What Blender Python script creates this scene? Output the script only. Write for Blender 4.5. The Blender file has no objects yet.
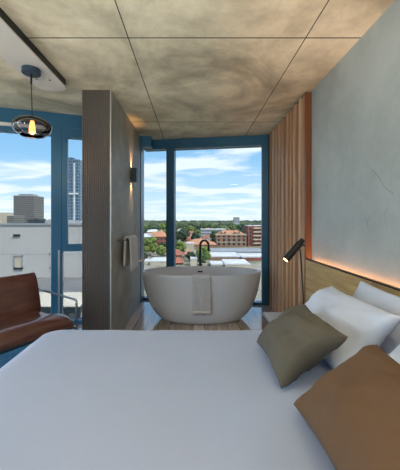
import bpy, bmesh, math, random
from mathutils import Vector, Matrix, noise
random.seed(7)
PI = math.pi
sc = bpy.context.scene
C = sc.collection
F, CX, HY, CZ = 290.0, 193.0, 221.0, 1.27      # focal length in px, vanishing point, eye height
CEIL = 2.57

# ------------------------------------------------------------------ materials
def nt(name):
    m = bpy.data.materials.new(name); m.use_nodes = True
    n = m.node_tree; n.nodes.clear()
    out = n.nodes.new('ShaderNodeOutputMaterial')
    b = n.nodes.new('ShaderNodeBsdfPrincipled')
    n.links.new(b.outputs[0], out.inputs[0])
    return m, n, b, out
def ramp(n, stops):
    r = n.nodes.new('ShaderNodeValToRGB')
    e = r.color_ramp.elements
    while len(e) < len(stops): e.new(0.5)
    for i, (p, c) in enumerate(stops):
        e[i].position = p; e[i].color = (*c, 1) if len(c) == 3 else c
    return r
def coords(n, scale=(1,1,1), rot=(0,0,0), kind='Object'):
    t = n.nodes.new('ShaderNodeTexCoord'); mp = n.nodes.new('ShaderNodeMapping')
    mp.inputs['Scale'].default_value = scale; mp.inputs['Rotation'].default_value = rot
    n.links.new(t.outputs[kind], mp.inputs[0]); return mp
def mat(name, c1, c2=None, rough=.5, metal=0, scale=6, stretch=(1,1,1), bump=0, bscale=None, spec=.5, detail=5,
        emit=None, estr=0, lo=.35, hi=.65, sheen=0, kind='Object'):
    m, n, b, out = nt(name)
    b.inputs['Roughness'].default_value = rough; b.inputs['Metallic'].default_value = metal
    b.inputs['Specular IOR Level'].default_value = spec
    if sheen: b.inputs['Sheen Weight'].default_value = sheen
    c2 = c2 or tuple(x*.88 for x in c1)
    mp = coords(n, stretch, kind=kind)
    t = n.nodes.new('ShaderNodeTexNoise'); t.inputs['Scale'].default_value = scale; t.inputs['Detail'].default_value = detail
    n.links.new(mp.outputs[0], t.inputs['Vector'])
    r = ramp(n, [(lo, c2), (hi, c1)])
    n.links.new(t.outputs['Fac'], r.inputs[0]); n.links.new(r.outputs[0], b.inputs['Base Color'])
    if bump:
        t2 = n.nodes.new('ShaderNodeTexNoise'); t2.inputs['Scale'].default_value = bscale or scale*4
        n.links.new(mp.outputs[0], t2.inputs['Vector'])
        bp = n.nodes.new('ShaderNodeBump'); bp.inputs['Strength'].default_value = bump; bp.inputs['Distance'].default_value = .01
        n.links.new(t2.outputs['Fac'], bp.inputs['Height']); n.links.new(bp.outputs[0], b.inputs['Normal'])
    if emit:
        b.inputs['Emission Color'].default_value = (*emit, 1); b.inputs['Emission Strength'].default_value = estr
    return m
def glass(name, tint, rough=0, gloss=.08):
    m, n, b, out = nt(name); n.nodes.remove(b)
    tr = n.nodes.new('ShaderNodeBsdfTransparent'); tr.inputs[0].default_value = (*tint, 1)
    gl = n.nodes.new('ShaderNodeBsdfGlossy'); gl.inputs['Roughness'].default_value = rough
    lw = n.nodes.new('ShaderNodeFresnel'); lw.inputs[0].default_value = 1.35
    mx = n.nodes.new('ShaderNodeMixShader')
    mu = n.nodes.new('ShaderNodeMath'); mu.operation = 'MULTIPLY'; mu.inputs[1].default_value = gloss*12
    n.links.new(lw.outputs[0], mu.inputs[0]); n.links.new(mu.outputs[0], mx.inputs[0])
    n.links.new(tr.outputs[0], mx.inputs[1]); n.links.new(gl.outputs[0], mx.inputs[2])
    n.links.new(mx.outputs[0], out.inputs[0]); return m
def concrete(name, a, b_, c, rough=.7, sc1=.9, sc2=5, bump=.15, spec=.3):
    m, n, b, out = nt(name)
    mp = coords(n)
    t1 = n.nodes.new('ShaderNodeTexNoise'); t1.inputs['Scale'].default_value = sc1; t1.inputs['Detail'].default_value = 8; t1.inputs['Roughness'].default_value = .6
    t1.inputs['Distortion'].default_value = .8
    t2 = n.nodes.new('ShaderNodeTexNoise'); t2.inputs['Scale'].default_value = sc2; t2.inputs['Detail'].default_value = 9; t2.inputs['Roughness'].default_value = .7
    for t in (t1, t2): n.links.new(mp.outputs[0], t.inputs['Vector'])
    r1 = ramp(n, [(.36, a), (.5, b_), (.62, c)])
    n.links.new(t1.outputs['Fac'], r1.inputs[0])
    r2 = ramp(n, [(.35, (.74,.74,.73)), (.6, (1.06,1.06,1.06))])
    n.links.new(t2.outputs['Fac'], r2.inputs[0])
    mx = n.nodes.new('ShaderNodeMix'); mx.data_type = 'RGBA'; mx.blend_type = 'MULTIPLY'; mx.inputs['Factor'].default_value = .8
    n.links.new(r1.outputs[0], mx.inputs['A']); n.links.new(r2.outputs[0], mx.inputs['B'])
    n.links.new(mx.outputs['Result'], b.inputs['Base Color'])
    b.inputs['Roughness'].default_value = rough; b.inputs['Specular IOR Level'].default_value = spec
    bp = n.nodes.new('ShaderNodeBump'); bp.inputs['Strength'].default_value = bump; bp.inputs['Distance'].default_value = .01
    n.links.new(t2.outputs['Fac'], bp.inputs['Height']); n.links.new(bp.outputs[0], b.inputs['Normal'])
    return m
def wood(name, a, b_, scale=(14,1.2,14), rough=.45, brick=None):
    m, n, b, out = nt(name)
    mp = coords(n, scale)
    t = n.nodes.new('ShaderNodeTexNoise'); t.inputs['Scale'].default_value = 2; t.inputs['Detail'].default_value = 7; t.inputs['Distortion'].default_value = .6
    n.links.new(mp.outputs[0], t.inputs['Vector'])
    r = ramp(n, [(.35, b_), (.65, a)])
    n.links.new(t.outputs['Fac'], r.inputs[0])
    src = r.outputs[0]
    if brick:
        mb = coords(n, (1,1,1), (0,0,PI/2))
        k = n.nodes.new('ShaderNodeTexBrick'); k.inputs['Scale'].default_value = 1
        k.inputs['Brick Width'].default_value = 1.6; k.inputs['Row Height'].default_value = brick
        k.inputs['Mortar Size'].default_value = .004
        k.inputs['Color1'].default_value = (1,1,1,1); k.inputs['Color2'].default_value = (.72,.72,.72,1); k.inputs['Mortar'].default_value = (.25,.22,.2,1)
        n.links.new(mb.outputs[0], k.inputs['Vector'])
        mx = n.nodes.new('ShaderNodeMix'); mx.data_type = 'RGBA'; mx.blend_type = 'MULTIPLY'; mx.inputs['Factor'].default_value = 1
        n.links.new(src, mx.inputs['A']); n.links.new(k.outputs['Color'], mx.inputs['B']); src = mx.outputs['Result']
    n.links.new(src, b.inputs['Base Color'])
    b.inputs['Roughness'].default_value = rough
    return m
def facade(name, wall, win, sx, sz, wx=.55, wz=.6, rough=.6):
    """curtain-wall pattern on x and z object coordinates: bands of glazing"""
    m, n, b, out = nt(name)
    t = n.nodes.new('ShaderNodeTexCoord'); sp = n.nodes.new('ShaderNodeSeparateXYZ'); n.links.new(t.outputs['Object'], sp.inputs[0])
    ad = n.nodes.new('ShaderNodeMath'); ad.operation = 'ADD'
    n.links.new(sp.outputs[0], ad.inputs[0]); n.links.new(sp.outputs[1], ad.inputs[1])
    def band(src, step, w):
        d = n.nodes.new('ShaderNodeMath'); d.operation = 'DIVIDE'; d.inputs[1].default_value = step; n.links.new(src, d.inputs[0])
        f = n.nodes.new('ShaderNodeMath'); f.operation = 'FRACT'; n.links.new(d.outputs[0], f.inputs[0])
        l = n.nodes.new('ShaderNodeMath'); l.operation = 'LESS_THAN'; l.inputs[1].default_value = w; n.links.new(f.outputs[0], l.inputs[0])
        return l.outputs[0]
    mu = n.nodes.new('ShaderNodeMath'); mu.operation = 'MULTIPLY'
    n.links.new(band(ad.outputs[0], sx, wx), mu.inputs[0]); n.links.new(band(sp.outputs[2], sz, wz), mu.inputs[1])
    mx = n.nodes.new('ShaderNodeMix'); mx.data_type = 'RGBA'
    mx.inputs['A'].default_value = (*wall, 1); mx.inputs['B'].default_value = (*win, 1)
    n.links.new(mu.outputs[0], mx.inputs['Factor']); n.links.new(mx.outputs['Result'], b.inputs['Base Color'])
    b.inputs['Roughness'].default_value = rough
    return m

M = {}
M['ceiling'] = concrete('ceiling_concrete', (.42,.385,.28), (.68,.635,.475), (.84,.79,.61), sc1=1.1, sc2=4)
M['plaster'] = concrete('wall_plaster', (.40,.46,.47), (.42,.48,.49), (.445,.505,.51), rough=.55, sc1=.8, sc2=1.2, bump=.05)
M['partition'] = concrete('partition_concrete', (.30,.30,.28), (.35,.35,.325), (.40,.40,.37), rough=.5, sc1=1.5, sc2=6)
M['ribbed'] = mat('ribbed_panel', (.085,.070,.062), (.07,.058,.052), rough=.5, scale=3, stretch=(1,1,.2))
M['trim'] = mat('brushed_trim', (.55,.54,.52), rough=.35, metal=.8)
M['white_paint'] = mat('white_paint', (.70,.70,.66), (.62,.62,.58), rough=.6, scale=3)
M['frame'] = mat('blue_frame', (.03,.145,.265), (.026,.12,.225), rough=.35, metal=.2, scale=1.2)
M['frame_dark'] = mat('frame_dark', (.015,.04,.07), rough=.4)
M['black'] = mat('black_metal', (.012,.013,.016), (.02,.021,.025), rough=.35, metal=.4)
M['chrome'] = mat('chrome', (.6,.61,.62), rough=.15, metal=1)
M['steel'] = mat('grey_steel', (.28,.29,.30), rough=.3, metal=.9)
M['floor_wood'] = wood('floor_oak', (.62,.53,.45), (.46,.38,.31), (9,.8,9), rough=.13, brick=.14)
M['floor_wood'].node_tree.nodes['Principled BSDF'].inputs['Coat Weight'].default_value = .8
M['carpet'] = mat('blue_rug', (.05,.19,.28), (.03,.13,.2), rough=.95, scale=30, bump=.6, bscale=200)
M['slat'] = wood('slat_timber', (.58,.34,.19), (.44,.24,.13), (14,14,.7), rough=.45)
M['slat_light'] = wood('slat_timber_pale', (.66,.46,.31), (.52,.34,.22), (14,14,.7), rough=.45)
M['slat_dark'] = wood('slat_timber_red', (.17,.06,.022), (.12,.04,.014), (14,14,.7), rough=.4)
M['slat_back'] = mat('slat_backing', (.12,.07,.045), rough=.8)
M['oak'] = wood('headboard_oak', (.52,.36,.16), (.36,.235,.095), (5,1.2,12), rough=.42)
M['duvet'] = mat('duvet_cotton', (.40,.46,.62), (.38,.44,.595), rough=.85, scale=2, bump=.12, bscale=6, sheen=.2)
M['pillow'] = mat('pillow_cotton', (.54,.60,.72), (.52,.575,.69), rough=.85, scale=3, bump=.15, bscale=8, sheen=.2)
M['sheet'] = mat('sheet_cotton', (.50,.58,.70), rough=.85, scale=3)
M['khaki'] = mat('khaki_linen', (.105,.092,.068), (.095,.083,.060), rough=.9, scale=3, bump=.15, bscale=180)
M['tan'] = mat('tan_linen', (.135,.072,.034), (.12,.062,.028), rough=.9, scale=3, bump=.15, bscale=180)
M['leather'] = mat('leather', (.15,.062,.045), (.11,.042,.03), rough=.25, scale=5, bump=.7, bscale=5, stretch=(3,.8,3))
M['leather'].node_tree.nodes['Principled BSDF'].inputs['Coat Weight'].default_value = .4
M['tub'] = mat('tub_stone', (.62,.65,.72), (.60,.63,.70), rough=.3, scale=2)
M['towel'] = mat('towel_white', (.74,.74,.72), (.66,.66,.64), rough=.95, scale=30, bump=.8, bscale=120)
M['towel_grey'] = mat('towel_tub', (.56,.57,.60), (.50,.51,.54), rough=.95, scale=30, bump=.8, bscale=120)
M['nightstand'] = mat('nightstand_grey', (.36,.40,.47), (.33,.37,.44), rough=.45, scale=3)
M['nightstand_side'] = wood('nightstand_walnut', (.16,.10,.06), (.10,.06,.035), (6,1,6))
M['joint'] = mat('joint_filler', (.07,.06,.045), rough=.9)
M['crack'] = mat('crack_dark', (.16,.16,.15), rough=.9)
M['glass'] = glass('window_glass', (.46,.485,.50), gloss=.03)
M['smoke'] = glass('smoked_glass', (.86,.84,.85), gloss=.16)
M['smoke_rim'] = glass('smoked_glass_thick', (.5,.48,.5), gloss=.35)
M['bulb'] = mat('bulb_glow', (1,.6,.25), rough=.4, emit=(1,.34,.08), estr=2.0)
M['lamp_glow'] = mat('lamp_glow', (1,.7,.35), rough=.4, emit=(1,.50,.12), estr=12)
M['led'] = mat('led_glow', (1,.6,.3), rough=.4, emit=(1,.42,.12), estr=6)

# ------------------------------------------------------------------ mesh helpers
class MB:
    def __init__(s): s.b = bmesh.new()
    def quad_box(s, vs):
        v = [s.b.verts.new(p) for p in vs]
        for f in ((0,3,2,1),(4,5,6,7),(0,1,5,4),(1,2,6,5),(2,3,7,6),(3,0,4,7)): s.b.faces.new([v[i] for i in f])
        return s
    def box(s, x0, x1, y0, y1, z0, z1):
        return s.quad_box([(x0,y0,z0),(x1,y0,z0),(x1,y1,z0),(x0,y1,z0),(x0,y0,z1),(x1,y0,z1),(x1,y1,z1),(x0,y1,z1)])
    def wallbox(s, p, q, t, z0, z1):
        """box along p->q in plan, thickness t to the left of the direction (outwards, +normal)"""
        d = (Vector(q)-Vector(p)).normalized(); n = Vector((-d.y, d.x))*t
        a, b = Vector(p), Vector(q)
        pl = [a, b, b+n, a+n]
        return s.quad_box([(v.x,v.y,z0) for v in pl]+[(v.x,v.y,z1) for v in pl])
    def rings(s, rs, cap0=True, cap1=True, closed=True):
        vv = [[s.b.verts.new(p) for p in r] for r in rs]
        k = len(rs[0])
        for a, b in zip(vv, vv[1:]):
            for i in range(k if closed else k-1):
                j = (i+1) % k
                s.b.faces.new((a[i], a[j], b[j], b[i]))
        if cap0: s.b.faces.new(vv[0][::-1])
        if cap1: s.b.faces.new(vv[-1])
        return s
    def tube(s, pts, r, k=10, cap=True):
        pts = [Vector(p) for p in pts]
        rad = r if isinstance(r, (list, tuple)) else [r]*len(pts)
        rs = []; up = None
        for i, p in enumerate(pts):
            d = ((pts[min(i+1,len(pts)-1)]-pts[max(i-1,0)])).normalized()
            if up is None:
                up = Vector((0,0,1)) if abs(d.z) < .9 else Vector((1,0,0))
            u = (up - d*up.dot(d)).normalized(); up = u
            w = d.cross(u)
            rs.append([p+(u*math.cos(2*PI*j/k)+w*math.sin(2*PI*j/k))*rad[i] for j in range(k)])
        return s.rings(rs, cap, cap)
    def lathe(s, prof, c=(0,0,0), k=24, cap=True):
        c = Vector(c)
        return s.rings([[c+Vector((r*math.cos(2*PI*j/k), r*math.sin(2*PI*j/k), z)) for j in range(k)] for r, z in prof], cap, cap)
    def build(s, name, m, parent=None, smooth=False, bevel=0, loc=None):
        bmesh.ops.recalc_face_normals(s.b, faces=s.b.faces)
        me = bpy.data.meshes.new(name); s.b.to_mesh(me); s.b.free()
        if smooth:
            for p in me.polygons: p.use_smooth = True
        me.materials.append(m)
        o = bpy.data.objects.new(name, me); C.objects.link(o)
        if bevel:
            bv = o.modifiers.new('bevel', 'BEVEL'); bv.width = bevel; bv.segments = 2; bv.limit_method = 'ANGLE'
        if parent: o.parent = parent
        if loc: o.location = loc
        return o
def tag(o, label, cat, group=None, kind=None):
    o['label'] = label; o['category'] = cat
    if group: o['group'] = group
    if kind: o['kind'] = kind
    return o
def thing(name, label, cat, loc=(0,0,0), rz=0, group=None):
    o = bpy.data.objects.new(name, None); C.objects.link(o); o.empty_display_size = .1
    o.location = loc; o.rotation_euler = (0,0,rz)
    return tag(o, label, cat, group)
def struct(o): o['kind'] = 'structure'; return o
def sempty(name):
    o = bpy.data.objects.new(name, None); C.objects.link(o); return struct(o)
def copy_tree(o, parent=None):
    c = o.copy(); C.objects.link(c)
    if parent: c.parent = parent
    for ch in [x for x in CH.get(o.name, [])]:
        copy_tree(ch, c)
    return c
CH = {}
def reg(o):     # children table, so that copying stays fast
    CH[o.name] = [x for x in C.objects if x.parent == o]
    for x in CH[o.name]: reg(x)

# ------------------------------------------------------------------ camera
cd = bpy.data.cameras.new('camera'); cam = bpy.data.objects.new('camera', cd); C.objects.link(cam)
cam.location = (0,0,CZ); cam.rotation_euler = (PI/2,0,0)
cd.sensor_fit = 'HORIZONTAL'; cd.sensor_width = 36; cd.lens = 36*F/400
cd.shift_x = 7/400; cd.shift_y = -14/400; cd.clip_start = .05; cd.clip_end = 20000
sc.camera = cam

# ------------------------------------------------------------------ the room
XR = 1.19
LW = -3.6
A2 = Vector((-2.20, 3.31)); B2 = Vector((-1.38, 3.57)); d2 = (B2-A2).normalized()
def on2(x): return A2 + d2*((x-A2.x)/d2.x)
fl = MB()
f_ = [(LW,-3), (-1.05,-3), (-1.05,on2(-1.05).y+.14), (LW,on2(LW).y+.14)]
fl.quad_box([(x,y,-.12) for x,y in f_]+[(x,y,0) for x,y in f_])
fl.box(-1.05, XR+.02, -3, 4.76, -.12, 0)
struct(fl.build('floor', M['floor_wood']))
# ceiling: cast concrete bays with open joints under a slab
b = MB(); g = .0065
XL = -1.08          # behind the partition the lounge bays stop at the turned facade
xs = [LW, -2.98, XL, -.46, .80, XR+.02]; ys = [-3, -1.44, .31, 2.06, 3.81, 4.72]
def bay(b, x0, x1, y0, y1, z0, z1):
    if x1 <= XL and y1 > 2.9:
        if y0 > 3.5: return
        p = [(x0,y0), (x1,y0), (x1,on2(x1).y+.14), (x0,on2(x0).y+.14)]
        b.quad_box([(x,y,z0) for x,y in p]+[(x,y,z1) for x,y in p])
    else: b.box(x0, x1, y0, y1, z0, z1)
for x0, x1 in zip(xs, xs[1:]):
    gl = 0 if x0 == XL else .0042; gr_ = 0 if x1 == XL else .0042
    for y0, y1 in zip(ys, ys[1:]):
        bay(b, x0+gl, x1-gr_, y0+g, y1-g, CEIL, CEIL+.03)
ce = struct(b.build('ceiling', M['ceiling']))
b = MB(); bay(b, LW, XL, 0, 3.2, CEIL+.03, CEIL+.2)
b.box(LW, XL, -3, 0, CEIL+.03, CEIL+.2).box(XL, XR+.02, -3, 4.72, CEIL+.03, CEIL+.2); b.build('slab', M['ceiling'], ce)
b = MB()
b.box(-2.98-g-.001, -2.98+g+.001, -3, 3.2, CEIL+.0008, CEIL+.0298)
for x in (-.46, .80): b.box(x-g-.001, x+g+.001, -3, 4.72, CEIL+.0008, CEIL+.0298)
for y in ys[1:-2]: b.box(LW, XR+.02, y-g-.001, y+g+.001, CEIL+.0008, CEIL+.0298)
b.box(XL, XR+.02, 3.81-g-.001, 3.81+g+.001, CEIL+.0008, CEIL+.0298)
b.build('joint_filler', M['joint'], ce)
wr = struct(MB().box(XR, XR+.2, -3, 4.72, 0, CEIL).build('wall_right', M['plaster']))
w3 = sempty('added_window_3')                     # unseen glazed end behind the camera, added to let daylight in
for x0, x1 in ((LW, LW+.08), (-2.03, -1.95), (-.43, -.35), (XR-.08, XR)): MB().box(x0, x1, -3.12, -3, 0, CEIL-.12).build('mullion', M['frame'], w3)
MB().box(LW, XR, -3.12, -3, CEIL-.12, CEIL).build('header', M['frame'], w3)
MB().box(LW, XR, -3.12, -3, .0, .06).build('sill', M['frame'], w3)
MB().box(LW+.08, XR-.08, -3.07, -3.055, .06, CEIL-.12).build('glass_pane', M['glass'], w3)
struct(MB().box(LW-.2, LW, -3, -2.4, 0, CEIL).build('wall_left', M['plaster']))  # rest of this unseen side is left open to let more daylight in
# hairline cracks in the plaster of the right wall
def crack(pts, w):
    b = MB(); P = []
    for px, py in pts:
        s_ = (px-CX)/XR; P.append(Vector((XR-.0015, F/s_, CZ+(HY-py)/s_)))
    n_ = len(P); L = []; R_ = []
    for i, p in enumerate(P):
        d = (P[min(i+1,n_-1)]-P[max(i-1,0)]).normalized(); q = Vector((0,-d.z,d.y))*w*(.25+.75*math.sin(PI*(i+.3)/n_))
        L.append(b.b.verts.new(p+q)); R_.append(b.b.verts.new(p-q))
    for i in range(n_-1): b.b.faces.new((L[i],L[i+1],R_[i+1],R_[i]))
    b.build('crack', M['crack'], wr)
crack([(368,163),(371,168),(375,173),(380,178.5),(384,186),(388,190),(393,193),(394.5,198)], .0016)
crack([(390,199),(388.5,206),(385,213),(385.5,222),(387,229)], .0010)
crack([(365.5,216),(367,222),(368.5,230)], .0016)
crack([(352,180),(353,184),(355,187)], .0007)

# partition between lounge and bath
PX0, PX1, PY0, PY1 = -1.10, -.81, 2.87, 4.47
wp = sempty('wall_partition')
b = MB().box(PX0+.012, PX1-.004, PY0+.01, PY1, 0, CEIL-.003)
b.build('core', M['partition'], wp)
b = MB(); n_ = 15; w_ = (PX1-PX0-.012)/n_           # ribbed end
for i in range(n_):
    x0 = PX0+i*w_; b.box(x0+.0025, x0+w_-.0025, PY0, PY0+.012, 0, CEIL-.003)
for i in range(60):                                  # ribbed lounge side
    y0 = PY0+.012+i*.012
    if y0 > 3.6: break
    b.box(PX0, PX0+.012, y0+.001, y0+.010, 0, CEIL-.003)
b.build('ribbed_cladding', M['ribbed'], wp)
MB().box(PX1-.012, PX1, PY0-.002, PY0+.01, 0, CEIL-.003).build('corner_trim', M['trim'], wp)
b = MB()                                             # large panels on the bath side
for y0, y1 in ((PY0+.012, 3.40), (3.404, 3.93), (3.934, PY1)):
    for z0, z1 in ((0, 1.29), (1.294, CEIL-.003)): b.box(PX1-.004, PX1, y0, y1, z0, z1)
b.build('wall_panel', M['partition'], wp)

# right-hand window (bath): slightly skewed facade
A = Vector((-.62, 4.64)); B = Vector((1.19, 4.35)); dv = (B-A).normalized()
def on(x):       # plan point on the facade line at given X
    return A + dv*((x-A.x)/dv.x)
HB = CZ+1.148    # underside of the header
w1 = sempty('window_1')
MB().wallbox(on(-.80), on(XR), .16, HB, CEIL).build('header', M['frame'], w1, bevel=.004)
MB().wallbox((-.808,4.43), (-.64,4.43), .16, 2.41, CEIL).build('header_return', M['frame'], w1, bevel=.004)
MB().box(-.87,-.80,4.472,4.75,0,CEIL).build('left_jamb', M['frame'], w1)
MB().wallbox(on(-.42), on(-.30), .14, 0.03, HB).build('mullion', M['frame'], w1, bevel=.008)
MB().wallbox(on(-.425), on(-.41), .16, 0.03, HB).build('mullion_edge', M['frame_dark'], w1)
MB().wallbox(on(1.04), on(1.135), .14, 0.0, HB).build('jamb', M['frame'], w1, bevel=.005)
MB().wallbox(on(1.135), on(1.165), .2, 0.0, CEIL).build('jamb_edge', M['frame_dark'], w1)
MB().wallbox(on(-.85), on(1.04), .10, 0.0, 0.035).build('sill', M['frame'], w1)
b = MB().wallbox(on(-.80)+Vector((0,.05)), on(-.42)+Vector((0,.05)), .012, .035, HB); b.build('glass_pane', M['glass'], w1)
b = MB().wallbox(on(-.30)+Vector((0,.05)), on(1.12)+Vector((0,.05)), .012, .035, HB); b.build('glass_pane', M['glass'], w1)
# floor and ceiling reach to it
# left-hand window (lounge), turned 17 degrees
w2 = sempty('window_2')
MB().wallbox(on2(LW), on2(-1.09), .14, CZ+1.13, CEIL).build('header', M['frame'], w2, bevel=.004)
MB().wallbox(on2(LW)-Vector((-.01,.015)), on2(-1.69)-Vector((-.01,.015)), .02, CZ+1.09, CZ+1.128).build('blind_rail', M['white_paint'], w2)
MB().wallbox(on2(LW), on2(-1.69), .10, CZ+1.035, CZ+1.128).build('head_rail', M['frame'], w2)
MB().wallbox(on2(-1.70), on2(-1.585), .16, 0, CZ+1.13).build('mullion', M['frame'], w2, bevel=.006)
MB().wallbox(on2(-1.625)-Vector((0,.004)), on2(-1.605)-Vector((0,.004)), .03, 0, .92).build('edge_strip', M['trim'], w2)
b = MB()
b.wallbox(on2(-1.585), on2(-1.525), .10, .90, CZ+1.13)
b.wallbox(on2(-1.525), on2(-1.09), .10, .90, .985)
b.wallbox(on2(-1.525), on2(-1.09), .10, CZ+1.02, CZ+1.13)
b.build('sash', M['frame'], w2)
MB().wallbox(on2(LW), on2(-1.09), .10, 0, .05).build('sill', M['frame'], w2)
MB().wallbox(on2(LW)+Vector((0,.05)), on2(-1.70)+Vector((0,.05)), .012, .05, CZ+1.04).build('glass_pane', M['glass'], w2)
MB().wallbox(on2(-1.57)+Vector((0,.05)), on2(-1.05)+Vector((0,.05)), .012, .985, CZ+1.02).build('glass_pane', M['glass'], w2)
MB().wallbox(on2(-1.66)+Vector((0,.05)), on2(-1.05)+Vector((0,.05)), .012, .05, .90).build('glass_pane', M['glass'], w2)

# ------------------------------------------------------------------ slatted timber wall
sp = thing('slatted_screen', 'tall timber slat screen covering the right wall between the window and the headboard', 'wall panel')
MB().box(XR-.022, XR-.002, 2.93, 4.34, .0, CEIL-.01).build('backing_board', M['slat_back'], sp)
y = 2.96; i = 0
while y < 4.26:
    wd = (.040, .056, .034, .060, .046)[i % 5]; gap = (.034, .046, .040, .052)[i % 4]
    if y < 3.25: wd, gap = .030, .048
    pr = (.052, .064, .044, .060, .040)[i % 5]
    m = M['slat_light'] if i % 3 == 1 else M['slat']
    MB().box(XR-.022-pr+.016, XR-.022, y, y+wd, .0, CEIL-.012).build('slat', m, sp, bevel=.003)
    y += wd+gap; i += 1
MB().box(XR-.062, XR-.004, 2.905, 2.93, .0, CEIL-.012).build('end_board', M['slat_dark'], sp, bevel=.002)

# ------------------------------------------------------------------ headboard
HX = 1.125
hb = thing('headboard', 'long oak headboard running along the right wall with warm light behind its top', 'headboard')
for y0, y1 in ((-.6, .2), (.206, 1.0), (1.006, 1.83), (1.836, 2.90)):
    for z0, z1 in ((.05, .60), (.606, .885)):
        MB().box(HX, HX+.03, y0, y1, z0, z1).build('oak_panel', M['oak'], hb, bevel=.002)
MB().box(HX+.006, HX+.028, -.6, 2.90, .886, .896).build('top_edge', M['black'], hb)
MB().box(HX+.032, HX+.045, -.6, 2.90, .05, .86).build('rear_frame', M['slat_back'], hb)
MB().box(HX+.047, HX+.062, -.6, 2.90, .82, .828).build('light_strip', M['led'], hb)
MB().box(HX+.044, HX+.0645, -.6, 2.90, .05, .818).build('strip_channel', M['trim'], hb)

# ------------------------------------------------------------------ bed
bed = thing('bed', 'wide low bed with white mattress standing against the oak headboard', 'bed', (0,0,0))
BX0, BX1, BY0, BY1 = -.89, 1.11, -.10, 1.82
MB().box(BX0+.05, BX1, BY0+.05, BY1-.03, .10, .30).build('bed_base', M['oak'], bed, bevel=.01)
MB().box(BX0+.03, BX1, BY0+.03, BY1-.02, .302, .57).build('mattress', M['sheet'], bed, bevel=.04)
for x in (BX0+.15, BX1-.15):
    for y in (BY0+.15, BY1-.15): MB().box(x-.03, x+.03, y-.03, y+.03, 0, .10).build('leg', M['black'], bed)
# duvet: nested rounded rectangles, flat on top and falling over the sides
def rrect(x0, x1, y0, y1, r, k=8, m_=24):
    pts = []
    cs = [((x1-r,y1-r),0),((x0+r,y1-r),90),((x0+r,y0+r),180),((x1-r,y0+r),270)]
    for ci, (c, a0) in enumerate(cs):
        for j in range(k+1):
            a = math.radians(a0+90*j/k); pts.append(Vector((c[0]+r*math.cos(a), c[1]+r*math.sin(a))))
        nx = cs[(ci+1) % 4]; a = math.radians(nx[1])
        q = Vector((nx[0][0]+r*math.cos(a), nx[0][1]+r*math.sin(a))); p = pts[-1]
        for j in range(1, m_): pts.append(p.lerp(q, j/m_))
    return pts
DX0, DX1, DY0, DY1 = BX0-.02, .86, BY0-.02, BY1+.01
rs = []
cen = Vector(((DX0+DX1)/2, (DY0+DY1)/2))
base = rrect(DX0, DX1, DY0, DY1, .09)
def ring(f, off, z, wob=0):
    out = []
    for j, p in enumerate(base):
        q = cen+(p-cen)*f
        d = (p-cen).normalized()*off
        q = q+d
        x_, y_ = q.x, q.y
        n1 = noise.noise(Vector((x_*2.2, y_*2.2, 3)))*.010 + noise.noise(Vector((x_*6+y_*3, y_*5, 9)))*.0035
        zz = z + (n1 if z > .5 else 0)
        if wob:
            ww = wob*math.sin(j*.45)+wob*.6*math.sin(j*.17+1)
            q = q+(p-cen).normalized()*ww; x_, y_ = q.x, q.y
        out.append(Vector((min(x_, .885), y_, zz)))
    return out
for z, off, wb in ((.22,.015,.006),(.30,.016,.005),(.40,.012,.003),(.50,.006,.002),(.545,.002,0),(.572,-.008,0),(.590,-.025,0),(.599,-.055,0)):
    rs.append(ring(1, off, z, wb))
for k in range(1, 26): rs.append(ring((.955)*(1-k/26)+.0, 0, .602))
tag(MB().rings(rs, cap0=False, cap1=True).build('duvet', M['duvet'], smooth=True), 'smooth white duvet spread over the whole bed', 'bedding')

# ------------------------------------------------------------------ pillows and cushions
def pillow(name, m, w, h, t, c, ux, uy, label, cat, group=None, pinch=.10, seed=0, sag=.0, flange=0, wr_=.006):
    """c = centre, ux = width direction, uy = height direction"""
    ux = Vector(ux).normalized(); uy = Vector(uy); uy = (uy-ux*uy.dot(ux)).normalized(); uz = ux.cross(uy)
    n_ = 34; b = MB(); G = {}
    for side in (1, -1):
        for i in range(n_+1):
            for j in range(n_+1):
                u = -1+2*i/n_; v = -1+2*j/n_
                u = math.sin(u*PI/2)*.35+u*.65; v = math.sin(v*PI/2)*.35+v*.65
                edge = i in (0,n_) or j in (0,n_)
                if edge and side == -1: continue
                x = u*w/2*(1-pinch*(1-v*v)); y_ = v*h/2*(1-pinch*(1-u*u))
                th = t/2*(max(0,(1-u*u))*max(0,(1-v*v)))**.46
                q = Vector((u*2.1+seed, v*2.1, side*2+seed))
                wr = noise.noise(q)*wr_*1.6+noise.noise(q*3.1)*wr_*.8 + abs(noise.noise(Vector((math.atan2(v,u)*2.2, seed, side))))*wr_*1.5*(u*u+v*v)
                z = side*(th+(wr if not edge else 0)*min(1, th/(t*.15)))
                z += noise.noise(Vector((u*1.3+seed, v*1.3, 5)))*t*.12
                y_ -= sag*(1-u*u)*(v+1)/2
                G[side,i,j] = b.b.verts.new(Vector(c)+ux*x+uy*y_+uz*z)
    def g_(s_, i, j):
        return G[1,i,j] if (i in (0,n_) or j in (0,n_)) else G[s_,i,j]
    for s_ in (1,-1):
        for i in range(n_):
            for j in range(n_):
                f = [g_(s_,i,j), g_(s_,i+1,j), g_(s_,i+1,j+1), g_(s_,i,j+1)]
                b.b.faces.new(f if s_ == 1 else f[::-1])
    o = b.build(name, m, smooth=True)
    # a thing's origin at its centre
    o.data.transform(Matrix.Translation(-Vector(c))); o.location = c
    return tag(o, label, cat, group)
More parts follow.
